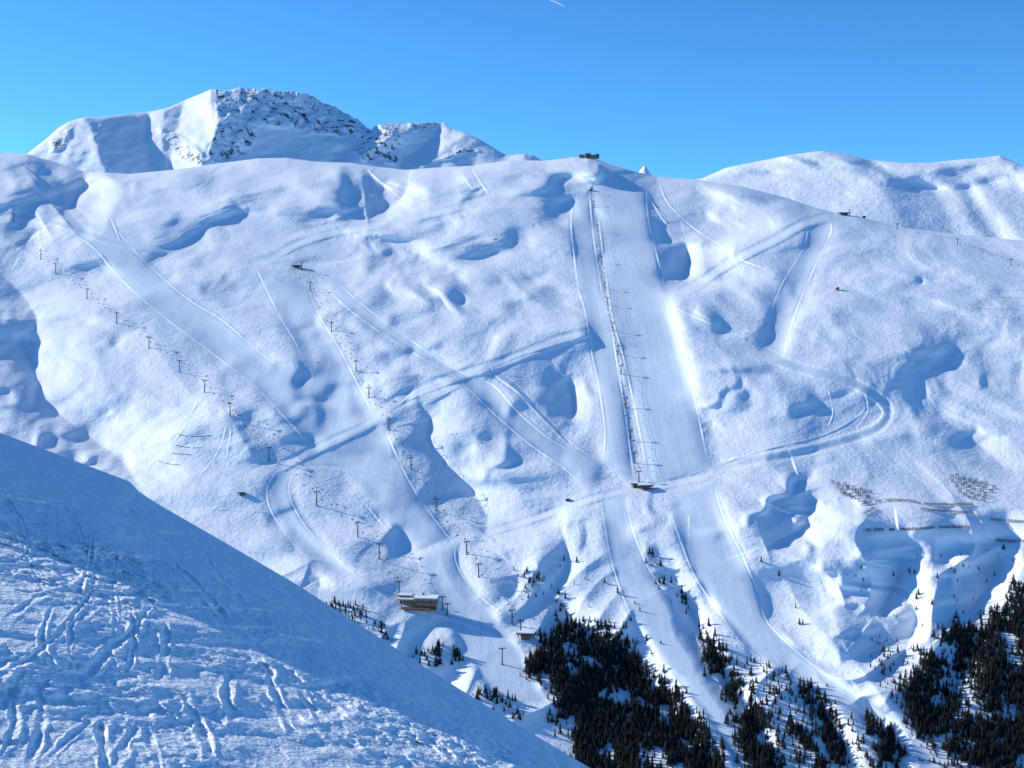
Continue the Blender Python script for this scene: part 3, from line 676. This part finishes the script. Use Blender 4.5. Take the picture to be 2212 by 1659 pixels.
# ------------------------------------------------------------------ skiers
jack=simple('ski_jacket',(0.25,0.03,0.03),.7); jack2=simple('ski_jacket_dark',(0.03,0.04,0.09),.7)
def skier_mesh():
    me=bpy.data.meshes.new('skier_body')
    J=[((0,0,.85),.15),((0,-.05,1.1),.15),((0,-.08,1.35),.17),((0,-.12,1.5),.06),((0,-.15,1.62),.11),((0,-.16,1.74),.08),
       ((-.13,-.12,.5),.09),((-.13,0,.08),.06),((-.13,-.14,.05),.05),((.13,-.12,.5),.09),((.13,0,.08),.06),((.13,-.14,.05),.05),
       ((-.24,-.1,1.38),.07),((-.32,-.15,1.12),.055),((-.3,-.38,1.05),.045),((.24,-.1,1.38),.07),((.32,-.15,1.12),.055),((.3,-.38,1.05),.045)]
    E=[(0,1),(1,2),(2,3),(3,4),(4,5),(0,6),(6,7),(7,8),(0,9),(9,10),(10,11),(2,12),(12,13),(13,14),(2,15),(15,16),(16,17)]
    me.from_pydata([j[0] for j in J],E,[]); o=bpy.data.objects.new('tmp',me); scene.collection.objects.link(o)
    o.modifiers.new('s','SKIN')
    for i,j in enumerate(J): me.skin_vertices[0].data[i].radius=(j[1],j[1])
    me.skin_vertices[0].data[0].use_root=True
    o.modifiers.new('d','SUBSURF').levels=1
    dg=bpy.context.evaluated_depsgraph_get(); m2=bpy.data.meshes.new_from_object(o.evaluated_get(dg))
    bpy.data.objects.remove(o); return m2
sm=skier_mesh(); sm2=sm.copy(); sm.materials.clear(); sm2.materials.clear(); sm.materials.append(jack); sm2.materials.append(jack2)
skm=MB()
for x in (-.13,.13): skm.box((x,-.1,.02),(.09,1.7,.03)); skm.box((x,-1.0,.06),(.09,.2,.03))
for x in (-.33,.33): skm.cyl((x,-.38,1.08),(x*1.2,.1,.1),.015,.012,5)
for i,(u,v) in enumerate([(375,658),(585,802),(600,806),(960,880),(1450,900),(1480,980),(1390,760),(760,950),(1010,1290),(1030,1275),(975,1335),(1060,1390),(870,1070),(1600,1250),(1480,1290),(1330,1110),(1600,1000),(930,850),(1420,640),(690,640)]):
    p=T.point(u,v); o=bpy.data.objects.new('skier',sm if i%2 else sm2); scene.collection.objects.link(o); o.location=p; o.rotation_euler=(0,0,RS.uniform(-.8,.8))
    k=skm.obj('skis_and_poles',[dark],o)

ct=MB()
def sky_pt(u,v,y): return np.array([(u-UC)/F*y,y,(VH-v)/F*y])
pts=[(1180,-5,10),(1192,1,16),(1205,6,19),(1215,11,13),(1222,15,3)]
for a,b in zip(pts[:-1],pts[1:]): ct.cyl(sky_pt(a[0],a[1],30000),sky_pt(b[0],b[1],30000),a[2],b[2],8)
ct.obj('contrail_cloud',[simple('ice_cloud',(.9,.93,.97),1,.05)])

# ------------------------------------------------------------------ light, sky, camera
el=math.asin(L[2]); az=math.atan2(L[0],L[1])
w=bpy.data.worlds.new("World"); scene.world=w; w.use_nodes=True; nt=w.node_tree
bg=nt.nodes['Background']; sky=nt.nodes.new('ShaderNodeTexSky'); sky.sky_type='NISHITA'; sky.sun_disc=False
sky.sun_elevation=el; sky.sun_rotation=az%(2*math.pi); sky.altitude=2200; sky.air_density=1.0; sky.dust_density=0.3; sky.ozone_density=2.4
mx=nt.nodes.new('ShaderNodeMix'); mx.data_type='RGBA'; mx.blend_type='MULTIPLY'; mx.inputs[0].default_value=1.0; mx.inputs[7].default_value=(0.34,0.86,1.32,1)
nt.links.new(sky.outputs[0],mx.inputs[6]); nt.links.new(mx.outputs[2],bg.inputs['Color']); bg.inputs['Strength'].default_value=0.142
sd=bpy.data.lights.new('sun','SUN'); sd.energy=5.0; sd.angle=math.radians(.5); sd.color=(1,.96,.87)
so=bpy.data.objects.new('sun',sd); scene.collection.objects.link(so)
from mathutils import Vector
so.rotation_euler=Vector(L.tolist()).to_track_quat('Z','Y').to_euler()
cd=bpy.data.cameras.new('camera'); cd.sensor_width=36; cd.lens=36*F/2212; cd.shift_y=-(829.5-VH)/2212; cd.clip_start=.5; cd.clip_end=100000
co=bpy.data.objects.new('camera',cd); scene.collection.objects.link(co); co.rotation_euler=(math.pi/2,0,0); scene.camera=co
scene.view_settings.view_transform='Standard'; scene.view_settings.look='None'; scene.view_settings.exposure=0
